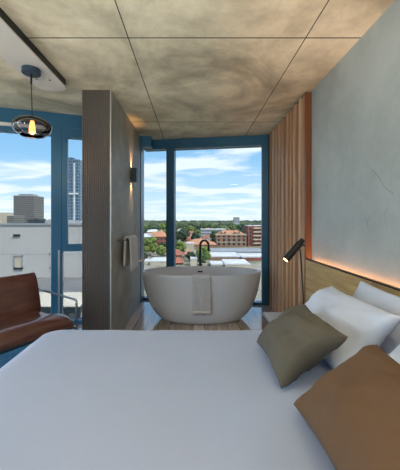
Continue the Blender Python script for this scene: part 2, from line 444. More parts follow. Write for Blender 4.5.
def lean(name, m, xb, xt, zb, zt, y0, y1, t, label, cat, wscale=1.0, seed=0, pinch=.08, twist=0, **k):
    """pillow whose lower edge is at (xb, zb) and top edge at (xt, zt), running y0..y1 along the bed"""
    c = Vector(((xb+xt)/2, (y0+y1)/2, (zb+zt)/2)); uy = Vector((xt-xb, twist, zt-zb))
    return pillow(name, m, (y1-y0)*wscale, uy.length, t, c, Vector((0,-1,0)), uy, label, cat, seed=seed, pinch=pinch, **k)
lean('pillow', M['pillow'], .90, 1.055, .62, .895, 1.16, 1.82, .13, 'white pillow standing against the oak headboard at the far side of the bed', 'pillow', seed=1)
lean('pillow', M['pillow'], .60, .87, .625, .865, 1.19, 1.82, .19, 'white pillow propped between the khaki cushion and the rear pillow', 'pillow', seed=4)
lean('pillow', M['pillow'], .90, 1.055, .62, .895, .42, 1.10, .13, 'white pillow against the headboard at the right edge of the photo', 'pillow', seed=7)
lean('pillow', M['pillow'], .60, .87, .625, .865, .46, 1.12, .16, 'white pillow directly behind the tan cushion', 'pillow', seed=9)
lean('cushion', M['khaki'], .332, .592, .636, .830, 1.11, 1.53, .18, 'square khaki cushion leaning on the white pillows near the middle of the bed', 'cushion', seed=12, pinch=.10, twist=.02)
lean('cushion', M['tan'], .345, .622, .645, .850, .48, .98, .21, 'large tan brown cushion in the right foreground', 'cushion', seed=16, pinch=.08, twist=.04)

# ------------------------------------------------------------------ nightstand and reading lamp
ns = thing('nightstand', 'low grey-topped nightstand between the bed and the slatted wall', 'nightstand', (.88, 2.27, 0))
MB().box(-.25, .235, -.33, .34, .425, .45).build('top_board', M['nightstand'], ns, bevel=.002)
b = MB().box(-.25, -.232, -.33, .34, .10, .425).box(.217, .235, -.33, .34, .10, .425).box(-.25, .235, -.33, .34, .10, .118).box(-.25,.235,.322,.34,.10,.425)
b.build('carcass', M['nightstand_side'], ns)
MB().box(-.262, -.251, -.32, .33, .125, .42).build('drawer', M['nightstand_side'], ns, bevel=.002)
MB().box(-.22, .20, -.30, .31, 0, .10).build('plinth', M['black'], ns)
rl = thing('reading_lamp', 'slim black reading lamp with tilted cylinder head standing on the nightstand', 'lamp', (.965, 2.52, .451))
MB().lathe([(.055,0),(.055,.010),(.012,.014),(.012,.02)]).build('lamp_base', M['black'], rl, smooth=False)
MB().tube([(0,0,.012), (-.012,0,.25), (-.034,-.0,.57)], .0055).build('pole', M['black'], rl, smooth=True)
ha = Vector((-.165,-.02,.485)); hc = Vector((-.010,.0,.655)); hd = (hc-ha).normalized()
hd_o = MB().tube([ha, ha.lerp(hc,.02), ha.lerp(hc,.80), ha.lerp(hc,.86), hc], [.026,.030,.030,.024,.022], k=20).build('lamp_head', M['black'], rl, smooth=False)
MB().tube([ha-hd*.001, ha-hd*.004], .021, k=16).build('diffuser', M['lamp_glow'], hd_o)
MB().tube([ha.lerp(hc,.86)+Vector((.018,0,-.018)), ha.lerp(hc,.86)+Vector((.034,0,-.026))], .008).build('switch_knob', M['black'], hd_o)
MB().tube([(-.034,0,.565), ha.lerp(hc,.62)], .007).build('hinge', M['black'], rl)

# ------------------------------------------------------------------ bathtub
tubc = Vector((.11, 3.80, 0))
def ell(a, b_, z, n_=2.25, k=64):
    r = []
    for j in range(k):
        t = 2*PI*j/k; c, s_ = math.cos(t), math.sin(t)
        r.append(Vector((a*math.copysign(abs(c)**(2/n_), c), b_*math.copysign(abs(s_)**(2/n_), s_), z)))
    return r
bt = thing('bathtub', 'freestanding oval stone bathtub in front of the window', 'bathtub', tubc)
prof = [(.46,.21,.0),(.50,.25,.004),(.535,.275,.03),(.60,.305,.09),(.655,.328,.17),(.70,.345,.27),(.735,.357,.38),(.757,.365,.49),(.768,.370,.57),(.772,.372,.606),(.768,.368,.618),
        (.758,.358,.622),(.748,.348,.618),(.742,.342,.60),(.725,.325,.50),(.69,.305,.36),(.63,.275,.24),(.54,.23,.165),(.42,.17,.145),(.2,.08,.14)]
tb = MB().rings([ell(*p) for p in prof]).build('tub_shell', M['tub'], bt, smooth=True)
MB().box(-.035,.035,.0,.012,.0,.018).build('overflow_slot', M['black'], bt, loc=(-.01,.312,.545))
# towel over the front rim
tw = thing('bath_towel', 'grey-white towel hanging over the front rim of the bathtub', 'towel', (.11, 3.43, .62))
b = MB(); n_ = 14; path = []
def tub_front(z):
    for (a0,b0,z0),(a1,b1,z1) in zip(prof[:11], prof[1:11]):
        if z0 <= z <= z1:
            f = (z-z0)/(z1-z0); return b0+(b1-b0)*f
    return .37
inner = [(3.80-.335, .56), (3.80-.338, .60), (3.80-.345, .628)]
outer = [(3.80-.362, .634), (3.80-.380,.624)] + [(3.80-tub_front(z)-.010-.004*math.sin(z*9), z) for z in (.59,.55,.50,.45,.40,.35,.30,.25,.20,.165,.15)]
for y_, z_ in inner+outer: path.append((y_, z_))
cols = []
for i in range(n_+1):
    x = -.108+.216*i/n_
    col = []
    for k_, (y_, z_) in enumerate(path):
        wv = .004*math.sin(i*1.1+k_*.2)*(k_/len(path))
        yb = .0045*0
        curve_ = .372*(1-math.sqrt(max(0,1-(x/.76)**2)))*.9
        col.append(Vector((tubc.x-.005+x+(.004*math.sin(k_*.7)), y_+curve_+wv-.004, z_)))
    cols.append(col)
def sheet(cols, thick, name, m, parent, origin=None):
    b = MB(); V = [[b.b.verts.new(p-(origin or Vector())) for p in c] for c in cols]
    for a, c in zip(V, V[1:]):
        for i in range(len(a)-1): b.b.faces.new((a[i], a[i+1], c[i+1], c[i]))
    o = b.build(name, m, parent, smooth=True)
    s_ = o.modifiers.new('solid', 'SOLIDIFY'); s_.thickness = thick; s_.offset = 0
    return o
sheet(cols, .012, 'towel_cloth', M['towel_grey'], tw, Vector((.11,3.43,.62)))
hem = [[p+Vector((0,-.002,0)) for p in c[-3:-1]] for c in cols]
sheet(hem, .012, 'hem_band', M['towel'], tw, Vector((.11,3.43,.62)))
# faucet
fc = thing('floor_faucet', 'black gooseneck floor-mounted bath tap rising behind the tub', 'faucet', (.105, 4.26, 0))
MB().lathe([(.04,0),(.04,.012),(.016,.016)]).build('floor_flange', M['black'], fc)
pts = [(0,0,.012),(0,0,.5),(0,0,.88)]
for k_ in range(1, 11):
    a = PI-PI*k_/10; pts.append((.062+.062*math.cos(a), -.0, .91+.075*math.sin(a)))
pts.append((.124,0,.83))
MB().tube(pts, .0165, k=12).build('spout', M['black'], fc, smooth=True)
MB().tube([(0,-.02,.72),(0,-.055,.72),(0,-.060,.77)], .009).build('lever', M['black'], fc, smooth=True)

# ------------------------------------------------------------------ things on the partition
tr = thing('towel_rail', 'steel towel rail mounted on the bath side of the partition', 'towel rail', (PX1, 3.10, 1.06))
MB().tube([(.075,0,0),(.075,.62,0)], .008).build('bar', M['steel'], tr, smooth=True)
for y_ in (.01, .61):
    MB().tube([(.0,y_,0),(.008,y_,0),(.0081,y_,0),(.075,y_,0)], [.016,.016,.007,.007]).build('bracket', M['steel'], tr)
th_ = thing('hanging_towel', 'white towel folded over the wall rail on the partition', 'towel', (PX1+.075, 3.2, 1.06))
def htowel(y0, y1, name, m, dz0, dz1, r=.024, wob=.004):
    cols = []
    for i in range(17):
        y_ = y0+(y1-y0)*i/16; col = []
        for k_ in range(10): col.append(Vector((-r-.010*(1-k_/9)+wob*math.sin(i*.9+k_*.2), y_, dz0+(0-dz0)*k_/9)))
        for k_ in range(1, 8):
            a = PI-PI*k_/8; col.append(Vector((r*math.cos(a), y_, r*1.0*math.sin(a))))
        for k_ in range(10): col.append(Vector((r+.016*(k_/9)+wob*math.sin(i*.8+k_*.3+1), y_, dz1*k_/9)))
        cols.append(col)
    return sheet(cols, .022, name, m, th_)
htowel(.04, .40, 'towel_cloth', M['towel'], -.30, -.36, r=.030)
rh = thing('wall_holder', 'small black wall holder with a short white bar below the hanging towel', 'holder', (PX1, 3.98, .71))
MB().tube([(0,0,0),(.045,0,0)], .014).build('bracket', M['black'], rh)
MB().tube([(.045,0,0),(.145,.02,.035)], .016, k=14).build('bar', M['towel'], rh, smooth=True)
wl = thing('wall_sconce', 'dark up-and-down wall light on the bath side of the partition', 'wall lamp', (PX1, 3.80, 1.87))
b = MB().box(.010,.078,-.035,.035,-.088,-.080).box(.010,.078,-.035,.035,.080,.088)
b = MB()
b.box(.008,.012,-.040,.040,-.09,.09).box(.072,.078,-.040,.040,-.09,.09).box(.012,.072,-.040,-.036,-.09,.09).box(.012,.072,.036,.040,-.09,.09)
b.build('housing', M['frame_dark'], wl)
MB().box(0,.008,-.025,.025,-.05,.05).build('back_plate', M['black'], wl)
MB().box(.015,.069,-.033,.033,-.02,.02).build('light_unit', M['lamp_glow'], wl)

# ------------------------------------------------------------------ ceiling plate and pendant
cp = thing('ceiling_plate', 'long white ceiling panel with rounded end above the lounge chair', 'ceiling panel', (-1.30, 2.0, 0))
def stadium(x0, x1, y0, y1, z, k=16):
    r = (x1-x0)/2; cx = (x0+x1)/2; p = []
    for j in range(k+1):
        a = PI*j/k; p.append(Vector((cx+r*math.cos(a), y1-r*.55+r*.55*math.sin(a), z)))
    p += [Vector((x0,y0,z)), Vector((x1,y0,z))]
    return p
MB().rings([stadium(-.13,.13,-2.4,.74,CEIL-.075), stadium(-.13,.13,-2.4,.74,CEIL-.060)]).build('plate', M['white_paint'], cp, bevel=.002)
MB().rings([stadium(-.126,.129,-2.38,.73,CEIL-.060), stadium(-.126,.129,-2.38,.73,CEIL-.001)]).build('shade_gap_core', M['black'], cp)  # plate's dark edge and the shade above it, put into black colour
for x, y_ in ((-.05,.50),(.055,.52)):
    MB().lathe([(.007,CEIL-.079),(.007,CEIL-.0751)], (x,y_,0), k=10).build('screw', M['black'], cp)
pl = thing('pendant_lamp', 'smoked glass pendant lamp with glowing bulb hanging in front of the left window', 'pendant lamp', (-1.305, 2.34, 0))
zt = CEIL-.076
MB().lathe([(.070,zt),(.070,zt-.034),(.066,zt-.038)], k=28).build('canopy', M['frame_dark'], pl)
MB().tube([(0,0,zt-.038),(0,0,zt-.12)], .008).build('cord_grip', M['black'], pl)
MB().tube([(0,0,zt-.11),(.008,0,2.12)], .0035).build('cord', M['black'], pl)
gz = 2.027; prof_g = []
for k_ in range(0, 19):
    a = math.radians(82-k_*7.6)
    prof_g.append((max(.022,.143*math.cos(a)**.85 if math.cos(a) > 0 else .022), gz+.080*math.sin(a)))
o = MB().lathe([(r,z) for r, z in prof_g], (.008,0,0), k=40, cap=False).build('glass_shade', M['smoke'], pl, smooth=True)
s_ = o.modifiers.new('solid','SOLIDIFY'); s_.thickness = .004
rr, zz = prof_g[-1]
b = MB().tube([(.008+rr*math.cos(2*PI*j/40), rr*math.sin(2*PI*j/40), zz) for j in range(41)], .004, k=8, cap=False)
b.build('glass_rim', M['smoke_rim'], o, smooth=True)
b = MB().lathe([(.02,2.115),(.024,2.112),(.024,2.085),(.016,2.078)], (.008,0,0)); b.build('lamp_socket', M['black'], pl)
b = MB().lathe([(.012,2.080),(.017,2.06),(.022,2.03),(.025,2.005),(.020,1.98),(.008,1.970)], (.008,0,0), k=20); b.build('bulb', M['bulb'], pl, smooth=True)

# ------------------------------------------------------------------ lounge chair
ch = thing('lounge_chair', 'brown leather lounge chair with thin metal arms beside the left window', 'armchair', (-1.50,2.40,0), math.radians(-32))
# local frame: +x forward, +y far side; width .76
W = .39
def slab(path, thick, y0, y1, bulge=.0, wr=.0, seed=0, ny=20):
    """closed upholstery: path of (x,z) centre-line points, thickness per point"""
    b = MB(); n_ = len(path); rs = []
    for j in range(ny+1):
        v = -1+2*j/ny; y_ = y0+(y1-y0)*(j/ny)
        f = (1-abs(v)**6)**.5*.96+.04 if abs(v) < 1 else .25
        up, dn = [], []
        for i, (x, z) in enumerate(path):
            a = Vector(path[max(0,i-1)]); c = Vector(path[min(n_-1,i+1)]); d = (c-a).normalized(); nn = Vector((-d.y, d.x))
            t = thick[i]*f
            w = wr*noise.noise(Vector((i*.55+seed, v*1.5, seed)))*2
            up.append(Vector((x+nn.x*(t+w), y_, z+nn.y*(t+w)))); dn.append(Vector((x-nn.x*t, y_, z-nn.y*t)))
        rs.append(up+dn[::-1])
    return b.rings(rs, True, True)
seat_path = [(-.30,.375),(-.22,.365),(-.12,.36),(-.02,.362),(.08,.37),(.15,.385),(.22,.39),(.27,.375),(.30,.335)]
seat_th = [.030,.048,.055,.060,.068,.076,.078,.064,.034]
slab(seat_path, seat_th, -W, W, wr=.009, seed=2).build('seat_cushion', M['leather'], ch, smooth=True).modifiers.new('sub','SUBSURF').levels = 1
bk = [(-.225,.355),(-.228,.39),(-.236,.43),(-.246,.47),(-.258,.52),(-.270,.57),(-.284,.62),(-.298,.67),(-.310,.715),(-.320,.745),(-.326,.762)]
bt_ = [.026,.044,.040,.046,.042,.044,.042,.040,.036,.028,.012]
slab(bk, bt_, -W, W, wr=.016, seed=5).build('back_cushion', M['leather'], ch, smooth=True).modifiers.new('sub','SUBSURF').levels = 1
for y_ in (-W-.03, W+.03):
    b = MB().tube([(-.30,y_*.98,.585),(-.20,y_,.575),(.235,y_,.560),(.262,y_,.552),(.268,y_,.53),(.268,y_,.05),(.26,y_,.022),(.24,y_,.020),(-.34,y_,.020),(-.36,y_,.03),(-.33,y_,.34)], .010, k=8)
    b.build('arm_frame', M['steel'], ch, smooth=True)
b = MB()
for x in (-.22, .0, .22): b.tube([(x,-W-.03,.300),(x,W+.03,.300)], .010, k=8)
for y_ in (-W-.03, W+.03): b.tube([(-.335,y_,.300),(.262,y_,.300)], .008, k=8)
b.build('seat_support', M['black'], ch, smooth=True)
b = MB()
for y_ in (-.28,.28): b.tube([(-.24,y_,.30),(-.29,y_,.40),(-.375,y_,.72)], .010, k=8)
b.tube([(-.375,-.28,.72),(-.375,.28,.72)], .010, k=8)
b.build('back_frame', M['black'], ch, smooth=True)
b = MB(); rg = []
tag(MB().box(-2.9,-1.02,1.2,2.95,.0,.010).build('area_rug', M['carpet'], bevel=.003), 'teal blue rug on the floor under the leather lounge chair', 'rug')

# ------------------------------------------------------------------ outside
G = CZ-22.3
def P(px, Y): return (px-CX)*Y/F
def Zp(py, Y): return CZ+(HY-py)*Y/F
EM = {
 'ground': mat('city_ground', (.40,.35,.29), (.15,.16,.09), rough=.95, scale=.06, detail=8),
 'white_wall': mat('neighbour_wall', (.50,.475,.44), (.47,.445,.41), rough=.8, scale=.3),
 'white_roof': mat('white_roof', (.72,.71,.70), (.62,.61,.60), rough=.7, scale=.2),
 'grey_roof': mat('grey_roof', (.36,.37,.39), (.30,.31,.32), rough=.7, scale=.2),
 'tile': mat('terracotta_roof', (.62,.30,.17), (.50,.22,.12), rough=.8, scale=.6),
 'tile_red': mat('red_roof', (.45,.16,.10), (.36,.12,.08), rough=.8, scale=.6),
 'brick': mat('brick_wall', (.34,.20,.13), (.27,.15,.10), rough=.85, scale=2),
 'brick_red': mat('red_brick_wall', (.30,.11,.08), (.24,.085,.06), rough=.85, scale=2),
 'cream': mat('cream_render', (.58,.50,.38), (.50,.43,.32), rough=.8, scale=.5),
 'window': mat('dark_window', (.03,.04,.05), rough=.2),
 'leaf': mat('tree_leaf', (.075,.125,.035), (.03,.055,.018), rough=.8, scale=1.2, lo=.3, hi=.7),
 'leaf_bright': mat('tree_leaf_bright', (.19,.24,.045), (.08,.12,.025), rough=.8, scale=1.2, lo=.3, hi=.7),
 'leaf_dark': mat('tree_leaf_dark', (.035,.065,.028), (.015,.03,.015), rough=.8, scale=1.2, lo=.3, hi=.7),
 'woods': mat('woodland_leaf', (.12,.145,.075), (.035,.055,.028), rough=.9, scale=.035, lo=.38, hi=.62, detail=8),
 'bark': mat('bark', (.12,.08,.05), rough=.9),
 'timber': wood('grey_deck_timber', (.78,.70,.56), (.66,.58,.45), (3,14,14)),
 'terrace': mat('terrace_paving', (.22,.215,.21), (.16,.155,.15), rough=.9, scale=1.5),
}
EM['office'] = facade('office_facade', (.20,.185,.165), (.05,.055,.06), 2.2, 3.1, .55, .62)
EM['tower'] = facade('glass_tower_facade', (.16,.24,.32), (.035,.08,.13), 3.0, 3.3, .8, .72, rough=.25)
EM['modern'] = facade('modern_facade', (.45,.46,.46), (.14,.17,.19), 30, 3.4, .98, .5)
# city ground and far woods
gr = struct(MB().box(-4000, 4000, 20, 9000, G-1, G).build('ground', EM['ground']))
LOTS = []
def building(name, label, cat, x0, x1, Y, depth, ztop, wallm, roofm, roof='flat', rh=2.5, zb=None, rot=0, wins=None, par=.6, group=None):
    zb = G if zb is None else zb
    cx = (x0+x1)/2; w = (x1-x0)/2; LOTS.append((x0,x1,Y,Y+depth))
    t = thing(name, label, cat, (cx, Y, zb), rot, group); h = ztop-zb
    if roof == 'flat':
        MB().box(-w,w,0,depth,0,h).build('walls', wallm, t)
        MB().box(-w-.15,w+.15,-.15,depth+.15,h,h+par).build('roof_slab', roofm, t)
    else:
        MB().box(-w,w,0,depth,0,h-rh).build('walls', wallm, t)
        e = .5; b = MB()
        i_ = min(w, depth/2)*.8
        v = [(-w-e,-e,h-rh),(w+e,-e,h-rh),(w+e,depth+e,h-rh),(-w-e,depth+e,h-rh),(-w+i_,depth/2-.3,h),(w-i_,depth/2-.3,h),(w-i_,depth/2+.3,h),(-w+i_,depth/2+.3,h)]
        b.quad_box(v); b.build('roof', roofm, t)
    if wins:
        cols_, rows_, ww, wh, z0, z1 = wins
        wm = None
        for i in range(cols_):
            for j in range(rows_):
                if wm is None:
                    wm = MB().box(-ww/2,ww/2,-.12,.05,-wh/2,wh/2).build('window', EM['window'], t)
                    o = wm
                else:
                    o = wm.copy(); C.objects.link(o); o.parent = t
                o.location = (-w+2*w*(i+.5)/cols_, 0, z0+(z1-z0)*(j+.5)/rows_)
    return t
# ---- seen through the left window
nb = thing('neighbour_building', 'long pale panel-clad building close by across the left window', 'building', (0,14,0))
MB().box(-26,-4.4,0,5.5,G,1.08).build('walls', EM['white_wall'], nb)
b = MB().box(-26,-4.4,-.06,.25,1.08,1.16); b.build('parapet_cap', EM['grey_roof'], nb)
b = MB()
for z_ in (-.35,-1.85,-3.3): b.box(-26,-4.4,-.004,.0,z_,z_+.03)
for x_ in (-20,-16.5,-13.0,-10.1,-6.7,-5.5): b.box(x_,x_+.025,-.004,0,-4,1.08)
b.build('panel_joint', EM['grey_roof'], nb)
def nx(px): return (px-CX)*14/F
def nz(py): return CZ+(HY-py)*14/F
for px0,px1,py in ((13.5,20,235.5),(14,20,262+9)):
    pass
for px0,px1,py0,py1 in ((13.7,20.3,234.3,236.6),(14.5,22.8,267.5,269.5),(-30,-23,234.3,236.6)):
    MB().box(nx(px0),nx(px1),-.06,.02,nz(py1),nz(py0)).build('vent', EM['window'], nb)
b = MB(); x0,x1,z0,z1 = nx(14.3),nx(23),nz(268),nz(255.5)
b.box(x0,x1,-.05,.0,z1-.05,z1).box(x0,x1,-.05,0,z0,z0+.05).box(x0,x0+.05,-.05,0,z0,z1).box(x1-.05,x1,-.05,0,z0,z1)
wv = b.build('window_surround', EM['grey_roof'], nb)
MB().box(x0+.05,x1-.05,-.02,.0,z0+.05,z1-.05).build('shutter', EM['cream'], nb)
for py in (254,268,280):
    MB().box(nx(49.6),nx(50.6),-.04,.0,nz(py)-.03,nz(py)+.03).build('fixing', EM['window'], nb)
b = MB()       # plant on its roof
for px0,px1,py,Yd in ((0,4,220.5,3),(4,13,221.8,2),(13,17,222.5,3),(17,22,223,4),(22,28,221.5,2.5),(30,40,223,5),(42,44,222,2),(47,50,222,2),(66,70,220,3),(70,76,221.5,2),(76,81,219,3)):
    o = MB().box(nx(px0),nx(px1),Yd,Yd+1,1.0,nz(py)+.12).build('roof_plant', EM['grey_roof'] if px0 % 4 else EM['window'], nb)
tc = thing('roof_terrace', 'lower paved terrace outside the left window', 'terrace', (0,0,0))
MB().box(-14,-2.62,4.6,13.98,-1.7,-1.45).build('paving', EM['terrace'], tc)
sd = thing('slatted_platform', 'weathered timber slatted platform on dark legs outside the left window', 'platform', (-3.85,8.3,-1.45))
b = MB()
for k_ in range(26): b.box(-1.9+k_*.108, -1.9+k_*.108+.075, -.72, .75, .47, .50)
b.build('slats', EM['timber'], sd)
MB().box(-1.88,.9,-.70,-.64,.30,.47).box(-1.88,.9,.66,.72,.36,.47).build('frame', EM['window'], sd)
for x_ in (-1.8,-1.0,-.2,.55,.85):
    for y_ in (-.66,.69): MB().box(x_-.03,x_+.03,y_-.03,y_+.03,0,.36).build('leg', EM['window'], sd)
for k_, (x_, y_) in enumerate(((-2.75,6.3),(-3.1,6.42),(-2.45,6.4))):
    o = MB().lathe([(.10,0),(.14,.02),(.15,.16),(.12,.22),(.04,.26)], k=10).build('boulder', EM['white_roof'], smooth=True, loc=(x_, y_+.6, -1.45))
    tag(o, ('middle','leftmost','rightmost')[k_]+' pale boulder on the paving in front of the slatted platform', 'boulder', 'boulders on the terrace')
t = building('office_block', 'grey concrete office block with window grid on the left skyline', 'building', P(13.5,420), P(34,420), 420, 28, Zp(196,420), EM['office'], EM['grey_roof'], par=1)
w_ = (P(34,420)-P(13.5,420))/2
MB().box(-w_*.62,w_*.7,3,18,Zp(196,420)-G,Zp(193.6,420)-G).build('plant_room', EM['grey_roof'], t)
building('low_office', 'low beige building at the left edge of the skyline', 'building', P(-10,460), P(7,460), 460, 25, Zp(213,460), EM['cream'], EM['grey_roof'])
building('low_office', 'small grey building left of the concrete office block', 'building', P(7,380), P(14,380), 380, 25, Zp(216,380), EM['office'], EM['grey_roof'])
t = building('glass_tower', 'tall blue glass tower with a white vertical band beside the partition', 'building', P(66.5,300), P(79.5,300), 300, 22, Zp(160,300), EM['tower'], EM['tower'])
w_ = (P(79.5,300)-P(66.5,300))/2; H_ = Zp(160,300)-G
MB().box(w_*.10,w_*.32,-.5,.2,0,Zp(163,300)-G).build('white_band', EM['white_roof'], t)
MB().box(-w_,w_*.9,-1,.1,Zp(194.5,300)-G,Zp(193,300)-G).build('ledge', EM['white_roof'], t)
MB().box(-w_*.95,w_*.0,0,20,H_,H_+2.6).build('crown', EM['tower'], t)
building('glass_tower', 'lower dark glass block to the right of the blue tower', 'building', P(80.6,324), P(91,324), 324, 22, Zp(176,310), EM['tower'], EM['grey_roof'])
# ---- seen through the bath window
t = building('apartment_building', 'brick apartment building with terracotta roof and dormers beyond the tub', 'building', P(216.5,248), P(246.5,248), 248, 16, Zp(230.5,248), EM['brick'], EM['tile'], 'hip', 4.2,
         wins=(6,3,1.9,2.0,.8,11.2))
MB().box(-12.9,12.9,-.25,.0,10.4,11.3).build('cornice', EM['cream'], t)
MB().box(-12.9,12.9,-.25,.0,4.0,4.5).build('string_course', EM['cream'], t)
for x_ in (-8.5,-5.2,3.2,6.4): MB().box(x_-.8,x_+.8,.4,3,10.9,13.2).build('dormer', EM['brick'], t)
for x_ in (-3,3): MB().box(x_-.6,x_+.6,7,8.2,12.5,15.5).build('chimney', EM['brick_red'], t)
t = building('apartment_tower', 'red brick apartment block with pale balconies at the right window jamb', 'building', P(248,255), P(268,255), 255, 16, Zp(226,255), EM['brick_red'], EM['white_roof'],
         wins=(4,5,1.5,1.8,1,17))
for j in range(5): MB().box(-4.2,3.2,-1.2,.0,2.2+j*3.3,3.4+j*3.3).build('balcony', EM['cream'], t)
building('modern_block', 'flat grey modern block left of the brick apartment building', 'building', P(201,330), P(226,330), 330, 20, Zp(229.5,330), EM['modern'], EM['white_roof'])
building('house', 'terracotta-roofed brick house left of the window mullion', 'house', P(153,262), P(167,262), 262, 12, Zp(231,262), EM['brick_red'], EM['tile'], 'hip', 5, wins=(4,2,1.4,1.5,1,7.5))
building('house', 'white flat-roofed house just right of the window mullion', 'house', P(176,345), P(184,345), 345, 10, Zp(232.5,345), EM['white_wall'], EM['white_roof'])
building('hall', 'long low hall with orange tiled roof behind the bath tap', 'building', P(184,228), P(216,228), 228, 22, Zp(239.5,228), EM['brick'], EM['tile'], 'hip', 4)
building('warehouse', 'grey flat roof building in front of the brick apartments', 'building', P(208,200), P(268,200), 200, 24, Zp(252.2,200), EM['grey_roof'], EM['grey_roof'])
building('warehouse', 'white-roofed brick warehouse right of the bath tap', 'building', P(210,165), P(240.5,165), 165, 22, Zp(257.3,165), EM['brick'], EM['white_roof'])
building('warehouse', 'white-roofed brick warehouse near the right window jamb', 'building', P(242,162), P(268,162), 162, 16, Zp(257.5,162), EM['brick_red'], EM['white_roof'])
building('warehouse', 'front white-roofed shed just above the tub rim', 'building', P(225,138), P(250,138), 138, 16, Zp(264.8,138), EM['cream'], EM['white_roof'])
building('shed', 'small pale shed above the tub rim left of the front white shed', 'building', P(211,140), P(223.5,140), 140, 10, Zp(265,140), EM['cream'], EM['white_roof'])
building('house', 'red-roofed house right of the mullion above the tub rim', 'house', P(171,168), P(182,168), 168, 9, Zp(250,168), EM['brick'], EM['tile_red'], 'hip', 3)
building('house', 'second red-roofed house right of the mullion, nearest the tub rim', 'house', P(173,148), P(183,148), 148, 6, Zp(258,148), EM['brick_red'], EM['tile_red'], 'hip', 2.5)
building('house', 'white-roofed house at the bottom left of the bath window', 'house', P(150,146), P(166,146), 146, 15, Zp(262,146), EM['cream'], EM['white_roof'])
building('house', 'grey-roofed house at the left edge of the bath window', 'house', P(137,300), P(153,300), 300, 14, Zp(233.5,300), EM['white_wall'], EM['grey_roof'], 'hip', 3)
building('house', 'cream house with pale roof above the leafy street trees', 'house', P(146,370), P(160,370), 370, 14, Zp(229.5,370), EM['cream'], EM['white_roof'], 'hip', 3)
building('house', 'red-roofed house between the trees left of the mullion', 'house', P(156,215), P(166,215), 215, 9, Zp(246,215), EM['brick'], EM['tile'], 'hip', 3)
building('shed', 'pale low shed at the foot of the left tree in the bath window', 'building', P(134,150), P(149,150), 150, 8, Zp(262,150), EM['cream'], EM['white_roof'])
building('distant_tower', 'small hazy tower block on the far horizon', 'building', P(234,665), P(239.5,665), 665, 12, Zp(217.4,665), EM['modern'], EM['grey_roof'])
rnd = random.Random(77); HL = ('orange-roofed','red-roofed','white-roofed','grey-roofed')
for k_ in range(60):
    for _ in range(80):
        Y = rnd.uniform(270, 620); px = rnd.uniform(138, 266); wd = rnd.uniform(5,10); dp = rnd.uniform(9,14)
        x_ = P(px,Y)
        if not any(x0-wd-5 < x_ < x1+wd+5 and y0-dp-5 < Y < y1+5 for x0,x1,y0,y1 in LOTS): break
    else: continue
    c_ = rnd.randrange(4)
    building('house', HL[c_]+' suburban house among the distant trees beyond the bath window', 'house', x_-wd, x_+wd, Y, dp, G+rnd.uniform(6.5,10), rnd.choice((EM['white_wall'],EM['cream'],EM['brick'])), (EM['tile'],EM['tile_red'],EM['white_roof'],EM['grey_roof'])[c_], 'hip', 3, group=HL[c_]+' distant houses')
building('house', 'cream house with orange roof between the bath tap and the red-roofed houses', 'house', P(184.5,176), P(191,176), 176, 8, Zp(250,176), EM['cream'], EM['tile'], 'hip', 2.5)
building('house', 'white flat-roofed house just left of the bath tap', 'house', P(190.5,144), P(197,144), 144, 6, Zp(259.5,144), EM['cream'], EM['white_roof'])
building('house', 'cream house in front of the orange-tiled hall left of the bath tap', 'house', P(186,206), P(194,206), 206, 8, Zp(244,206), EM['cream'], EM['white_roof'])
# trees: crown of many leaf clumps
def crown_mb(seed, h, r, clumps=48, blob=3):
    rnd = random.Random(seed); b = MB()
    for k_ in range(clumps):
        a = rnd.random()*2*PI; q = rnd.random()**.5*r*.85; z = h*(.35+.6*rnd.random()); q *= (1-.5*abs(z/h-.6)/.4)
        rr = r*(.19+.17*rnd.random())
        res = bmesh.ops.create_icosphere(b.b, subdivisions=2, radius=rr, matrix=Matrix.Translation((q*math.cos(a), q*math.sin(a), z)))
        for v in res['verts']:
            d = noise.noise(v.co*(3/r)+Vector((seed,0,0)))*rr*.55+noise.noise(v.co*(8/r))*rr*.3
            c0 = Vector((q*math.cos(a), q*math.sin(a), z)); v.co += (v.co-c0).normalized()*d
    return b
def tree_proto(seed, h, r, leafm, label, grp):
    t = thing('tree', label, 'tree', (0,0,G), 0, grp)
    MB().tube([(0,0,0),(.1,0,h*.3),(0,.1,h*.6)], [.035*h,.025*h,.012*h], k=7).build('trunk', EM['bark'], t)
    crown_mb(seed, h, r).build('crown', leafm, t)
    reg(t); return t
L_ = ('dark green leafy tree among the city roofs beyond the bath window', 'mid green leafy tree among the city roofs beyond the bath window', 'bright yellow-green leafy tree among the city roofs beyond the bath window')
protos = [tree_proto(3, 10, 4.6, EM['leaf_dark'], L_[0], 'dark green city trees'), tree_proto(5, 10, 4.8, EM['leaf'], L_[1], 'mid green city trees'), tree_proto(8, 9.5, 5.0, EM['leaf_bright'], L_[2], 'bright green city trees')]
used = [False]*3
def plant(px, Y, k_, s_=1.0, dz=0):
    o = protos[k_] if not used[k_] else copy_tree(protos[k_]); used[k_] = True
    o.location = (P(px,Y), Y, G+dz); o.scale = (s_,s_,s_*random.uniform(.92,1.1)); o.rotation_euler.z = random.random()*6.28
    return o
near_ = []
for px, Y, k_, s_ in ((150,186,2,1.25),(146,200,1,1.0),(161,178,2,.75),(157,190,1,.7),(163,200,0,.8),(198,150,2,1.05),(204,158,2,.95),(192,148,1,.85),(190,158,0,.6),(184,185,2,1.2),(180,196,2,.9),
                      (213,205,2,.9),(218,200,2,.7),(173,205,0,1.0),(171,185,0,.8),(144,160,0,.6),(202,146,1,.7)):
    s_ *= .95; q = Vector((P(px,Y), Y))
    for q2, s2 in near_: s_ = min(s_, ((q-q2).length-.5)/4.4-s2)
    for x0,x1,y0,y1 in LOTS: 
        d_ = math.hypot(max(x0-q.x,0,q.x-x1), max(y0-Y,0,Y-y1)); s_ = min(s_, d_/4.4)
    if s_ < .4: continue
    near_.append((q, s_)); plant(px, Y, k_, s_)
rnd = random.Random(21); taken = []
